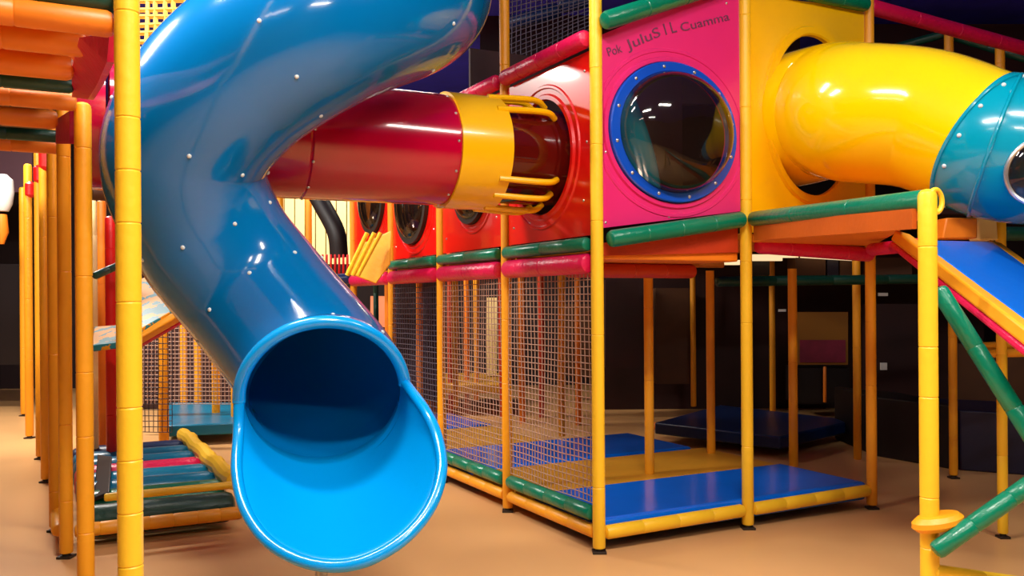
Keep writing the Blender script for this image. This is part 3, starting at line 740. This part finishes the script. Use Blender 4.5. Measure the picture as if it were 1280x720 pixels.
# red knobs between the left posts
for (px, py, D, l) in ((57, 200, lp(57, 603).y, 'topmost red foam joint high on the left row of posts'), (49, 218, lp(50, 574).y, 'middle red foam joint on the left row of posts'), (37, 237, lp(37, 548).y, 'lowest red foam joint on the left row of posts')):
    tag(MB().tube([V3((at(px, py, D).x, at(px, py, D).y, at(px, py, D).z + dz)) for dz in (-.09, -.06, .06, .09)], [.03, .052, .052, .03], 14).build('foam_joint', 'red'), l, 'joint')
# far left background
bgbox(-60, 330, 26, 456, 12.0, .4, 'black', 'cabinet', 'black counter at the far left edge beyond the tan floor', 'counter')
bgbox(-60, 178, 40, 240, 12.5, .2, mat('mauve bulkhead', (92, 62, 72), .6), 'bulkhead', 'mauve bulkhead at the far left edge', 'bulkhead')
T = thing('cloth_bundle', at(2, 300, 10.5), 'white cloth bundle over an orange base at the far left edge', 'display')
MB().tube([at(3, y, 10.5) for y in (264, 255, 240, 225, 218)], [.07, .11, .13, .12, .05], 20).build('white_cloth', 'white', T)
MB().tube([at(2, y, 10.5) for y in (305, 290, 268)], [.03, .08, .06], 16).build('orange_base', 'orange', T)

# yellow climbing net upper left
net(at(150, -40, 5.6), at(300, -40, 5.6), at(300, 95, 5.6), at(150, 95, 5.6), 13, 13, .016, 'nety', 'thick yellow climbing net above the slide at top left', wob=.008)

# ---------------------------------------------------------------- roller bed under the left structure
zb = .17
def RB(px, py, z=zb): return onz(px, py, z)
qa = onz(93, 664, .12); qb = qa + U * .98
rail(qa, qb, .042, 'amber', 'amber padded base beam in front of the coloured roller bed', seams=6)
cols = [('dgreen', 'dark green roller at the very front of the roller bed'), ('green', 'green roller, second from the front of the roller bed'),
        ('teal', 'teal roller, third in the roller bed'), ('teal', 'teal blue roller just in front of the magenta one'), ('pinkv', 'magenta roller in the middle of the roller bed'),
        ('teal', 'teal roller just behind the magenta one'), ('teal', 'second teal roller behind the magenta one'), ('matd', 'navy roller at the back of the roller bed')]
for k, (m, l) in enumerate(cols):
    s_ = qa + Vv * (.17 + .33 * k) + U * .04; s_.z = .13
    rail(s_, s_ + U * .92, .125 if k else .1, m, l, name='padded_roller', seams=0, cat='roller')
s_ = onz(130, 622, .3); rail(s_, s_ + U * .78, .025, 'yellow', 'thin yellow bar lying across the roller bed', seams=1)
s_ = qb.copy(); pts = [V3((s_.x, s_.y, .27)) + Vv * t + Z * (.01 * math.sin(t * 9)) for t in [i * .12 for i in range(2, 24)]]
tag(MB().tube(pts, [.06 + .007 * math.sin(i * 2.3) for i in range(len(pts))], 12).build('edge_pad', 'yellow'), 'crumpled yellow edge pad running back along the right side of the roller bed', 'pad')
s_ = qa + Vv * .06 - U * .085; rail(V3((s_.x, s_.y, .12)) , V3((s_.x, s_.y, .12)) + Vv * 2.8, .04, 'amber', 'amber base beam along the left side of the roller bed', seams=5)
tag(MB().slab([onz(117, 628, .2), onz(137, 620, .25), onz(140, 575, .3), onz(122, 572, .25)], (0, 0, .03)).build('wedge_pad', 'black', bevel=.01), 'dark wedge pad at the left end of the rollers', 'pad')
# back posts of the left area
for (px, py, zf, l, r_) in ((205, 560, 0, 'rust amber post at the far right corner of the roller bed', .05), (230, 503, .2, 'slim amber post before the dark net, leftmost of four', .045), (247, 503, .2, 'slim amber post before the dark net, second of four', .045),
                        (270, 518, .2, 'slim amber post before the dark net, third of four', .045), (293, 545, .0, 'amber post right beside the slide mouth, rightmost before the dark net', .035), (128, 562, .0, 'amber post seen between the two nearest left posts', .036)):
    p = onz(px, py, zf); post(p, 1.52, l, m='amber', r=r_, z0=zf, cap=False, plate=False, seam=1.0)
quad_slab([(205, 532), (300, 528), (295, 503), (210, 503)], .1, .22, 'teal', 'floor_mat', 'dusty blue mat in front of the dark net left of the slide', 'mat')
rail(onz(205, 538, .12), onz(305, 534, .12), .045, 'amber', 'amber base beam below the dusty blue mat', seams=3)
net(at(165, 505, 9.6), at(330, 505, 9.6), at(330, 390, 9.6), at(165, 390, 9.6), 34, 22, .005, 'netw', 'pale net behind the slim posts left of the slide')
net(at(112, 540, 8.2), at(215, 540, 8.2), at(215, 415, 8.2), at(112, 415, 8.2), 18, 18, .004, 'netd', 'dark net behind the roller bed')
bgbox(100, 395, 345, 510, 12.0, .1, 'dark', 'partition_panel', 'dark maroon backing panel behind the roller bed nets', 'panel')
# printed ramp
T = thing('slide_ramp', at(185, 400, 6.6), 'printed yellow and teal ramp climbing towards the blue slide', 'ramp')
r4 = [at(160, 420, 6.0), at(245, 372, 6.6), at(225, 330, 7.6), at(150, 358, 7.2)]
nr_ = (r4[1] - r4[0]).cross(r4[3] - r4[0]).normalized(); nr_ = nr_ if nr_.z > 0 else -nr_
MB().slab(r4, -nr_ * .04).build('printed_pad', 'patt', T, bevel=.01)
bar(at(150, 432, 5.95), at(248, 376, 6.55), .06, .07, 'amber', 'side_bolster')
bar(at(150, 441, 6.0), at(248, 386, 6.6), .05, .04, 'pinkv', 'underside_trim')
tag(MB().slab([at(113, 432, 6.3), at(160, 426, 6.2), at(160, 405, 6.8), at(118, 408, 6.9)], (0, 0, -.05)).build('landing_pad', 'patt', bevel=.01), 'printed landing pad at the foot of the yellow and teal ramp', 'pad')
for (px, y0, y1, D, r_, m, l) in ((118, 250, 405, 7.4, .028, 'cream', 'slim cream post behind the second nearest left post'), (128, 250, 405, 7.8, .04, 'orange', 'rust orange post between the two nearest left posts'),
                            (139, 270, 405, 7.2, .045, 'red', 'bright red foam post between the two nearest left posts')):
    p0 = at(px, y1, D); p1 = at(px, y0, D); post(V3((p0.x, p0.y, 0)), p1.z, l, m=m, r=r_, z0=0, plate=False, seam=.8)
rail(at(118, 345, 6.6), at(150, 331, 6.9), .03, 'dgreen', 'short green-grey rail slanting across the bright red post', seams=1)
rail(at(112, 225, 6.0), at(152, 229, 6.4), .06, 'orange', 'rust orange crossbeam behind the left edge of the slide', seams=1)
rail(at(112, 242, 6.4), at(152, 244, 6.6), .05, 'brown', 'dark brown crossbeam behind the left edge of the slide', seams=1)

# ---------------------------------------------------------------- centre background under the crimson tunnel
T = thing('slat_wall', at(395, 325, 11.5), 'brightly lit cream slatted wall seen below the crimson tunnel', 'wall')
for k in range(9):
    x0 = 330 + k * 13; MB().slab([at(x0, 330, 11.5), at(x0 + 11.5, 330, 11.5), at(x0 + 11.5, 215, 11.5), at(x0, 215, 11.5)], (0, .05, 0)).build('slat', 'cream', T, smooth=False)
L = bpy.data.lights.new('wall_washer', 'AREA'); L.size = 1.2; L.energy = 45; L.color = (1, .86, .6)
o = bpy.data.objects.new('wall_washer_light', L); C.objects.link(o); o.location = at(390, 150, 10.2); o.rotation_euler = (math.radians(50), 0, 0)
p = at(386, 300, 10.6); post(V3((p.x, p.y, 0)), 3.0, 'rust orange post in front of the lit cream slats', m='orange', r=.04, plate=False)
p = at(350, 300, 9.6); post(V3((p.x, p.y, 0)), 3.0, 'amber post at the left of the lit cream slats', m='amber', r=.04, plate=False)
# leaning dark tube
pth = crom([at(385, 225, 9.6), at(402, 255, 9.5), at(420, 290, 9.4), at(424, 322, 9.4)], 5)
tag(MB().tube(pth, .1, 20).build('dark_tube', 'black'), 'black curved tube leaning in front of the cream slats', 'tube')
for k in range(8):
    x = 398 + k * 5.2; rail(at(x, 350, 9.05), at(x, 318, 9.05), .012, 'red', 'thin red baluster below the lit cream slats', name='baluster', seams=0, group='red balusters below the cream slats', cat='baluster')
rail(at(392, 352, 9.0), at(438, 348, 9.0), .06, 'matd', 'navy grey padded rail below the red balusters', seams=1)
# yellow hopper
T = thing('foam_hopper', at(462, 350, 7.0), 'small yellow funnel shaped hopper hanging by the third red bay', 'hopper')
D = 7.0
MB().add([at(452, 305, 7.2), at(489, 288, 6.9), at(488, 330, 6.9), at(470, 355, 7.0), at(432, 340, 7.1), at(452, 305, 7.6), at(489, 288, 7.4), at(488, 330, 7.4), at(470, 355, 7.4), at(432, 340, 7.5)],
         [(0, 1, 2, 3, 4), (9, 8, 7, 6, 5), (0, 5, 6, 1), (1, 6, 7, 2), (2, 7, 8, 3), (3, 8, 9, 4), (4, 9, 5, 0)]).build('hopper_body', 'amber', T, bevel=.01)
for dx in (0, 9, 17):
    MB().tube([at(434 + dx * .8, 344, 6.85), at(459 + dx, 291, 6.8)], .018, 12).build('handle_bar', 'yellow', T)
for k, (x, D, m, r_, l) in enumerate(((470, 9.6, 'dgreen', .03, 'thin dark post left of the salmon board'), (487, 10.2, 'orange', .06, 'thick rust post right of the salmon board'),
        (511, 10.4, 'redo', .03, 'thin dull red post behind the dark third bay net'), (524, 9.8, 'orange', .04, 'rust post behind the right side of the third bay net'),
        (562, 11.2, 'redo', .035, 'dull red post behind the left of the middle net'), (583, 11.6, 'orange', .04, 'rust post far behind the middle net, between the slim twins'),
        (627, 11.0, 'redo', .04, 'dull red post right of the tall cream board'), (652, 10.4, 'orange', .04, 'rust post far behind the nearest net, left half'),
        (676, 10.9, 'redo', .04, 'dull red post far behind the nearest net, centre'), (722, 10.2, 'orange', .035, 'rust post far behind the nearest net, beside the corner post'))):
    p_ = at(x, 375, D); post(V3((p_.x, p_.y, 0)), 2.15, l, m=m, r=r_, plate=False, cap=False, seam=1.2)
# far signs beyond L3
def lit_sign(px0, py0, px1, py1, D, l, m='black'):
    T = thing('lit_sign', at((px0 + px1) / 2, py1, D), l, 'sign')
    MB().slab([at(px0, py1, D), at(px1, py1, D), at(px1, py0, D), at(px0, py0, D)], (0, .1, 0)).build('sign_board', m, T, smooth=False); return T
bgbox(488, 330, 548, 500, 10.1, .3, 'dark', 'cabinet', 'tall dark maroon cabinet behind the dark third bay net', 'cabinet')
T = lit_sign(493, 330, 545, 344, 10.0, 'black sign board with tiny white letters beyond the third bay')
for k, (x, w_) in enumerate(((499, 9), (511, 5), (517, 5), (523, 5))):
    MB().slab([at(x, 339, 9.96), at(x + w_, 339, 9.96), at(x + w_, 336.5, 9.96), at(x, 336.5, 9.96)], (0, .02, 0)).build('lettering', 'sign', T, smooth=False)
tag(MB().slab([at(492, 351, 9.8), at(543, 350, 9.8), at(543, 348, 9.8), at(492, 349, 9.8)], (0, .03, 0)).build('light_strip', 'sign', smooth=False), 'thin white light strip under the black sign board', 'light')
bgbox(463, 370, 483, 409, 12.6, .1, mat('salmon board', (250, 160, 120), .6), 'wall_board', 'salmon pink board glowing just right of the slide mouth', 'board')
bgbox(608, 372, 621, 470, 12.0, .1, 'cream', 'wall_board', 'tall cream board seen through the middle net', 'board')
L = bpy.data.lights.new('wall_washer', 'AREA'); L.size = 1.0; L.energy = 25; L.color = (1, .8, .6)
o = bpy.data.objects.new('wall_washer_light', L); C.objects.link(o); o.location = at(520, 260, 10.9); o.rotation_euler = (math.radians(35), 0, 0)
bgbox(700, 380, 742, 470, 12.5, .1, 'brown', 'wall_board', 'brown board behind the net nearest the corner', 'board')
quad_slab([(505, 480), (640, 480), (640, 466), (505, 466)], .3, .42, 'maty', 'floor_mat', 'far tan mat glimpsed through the middle net', 'mat')
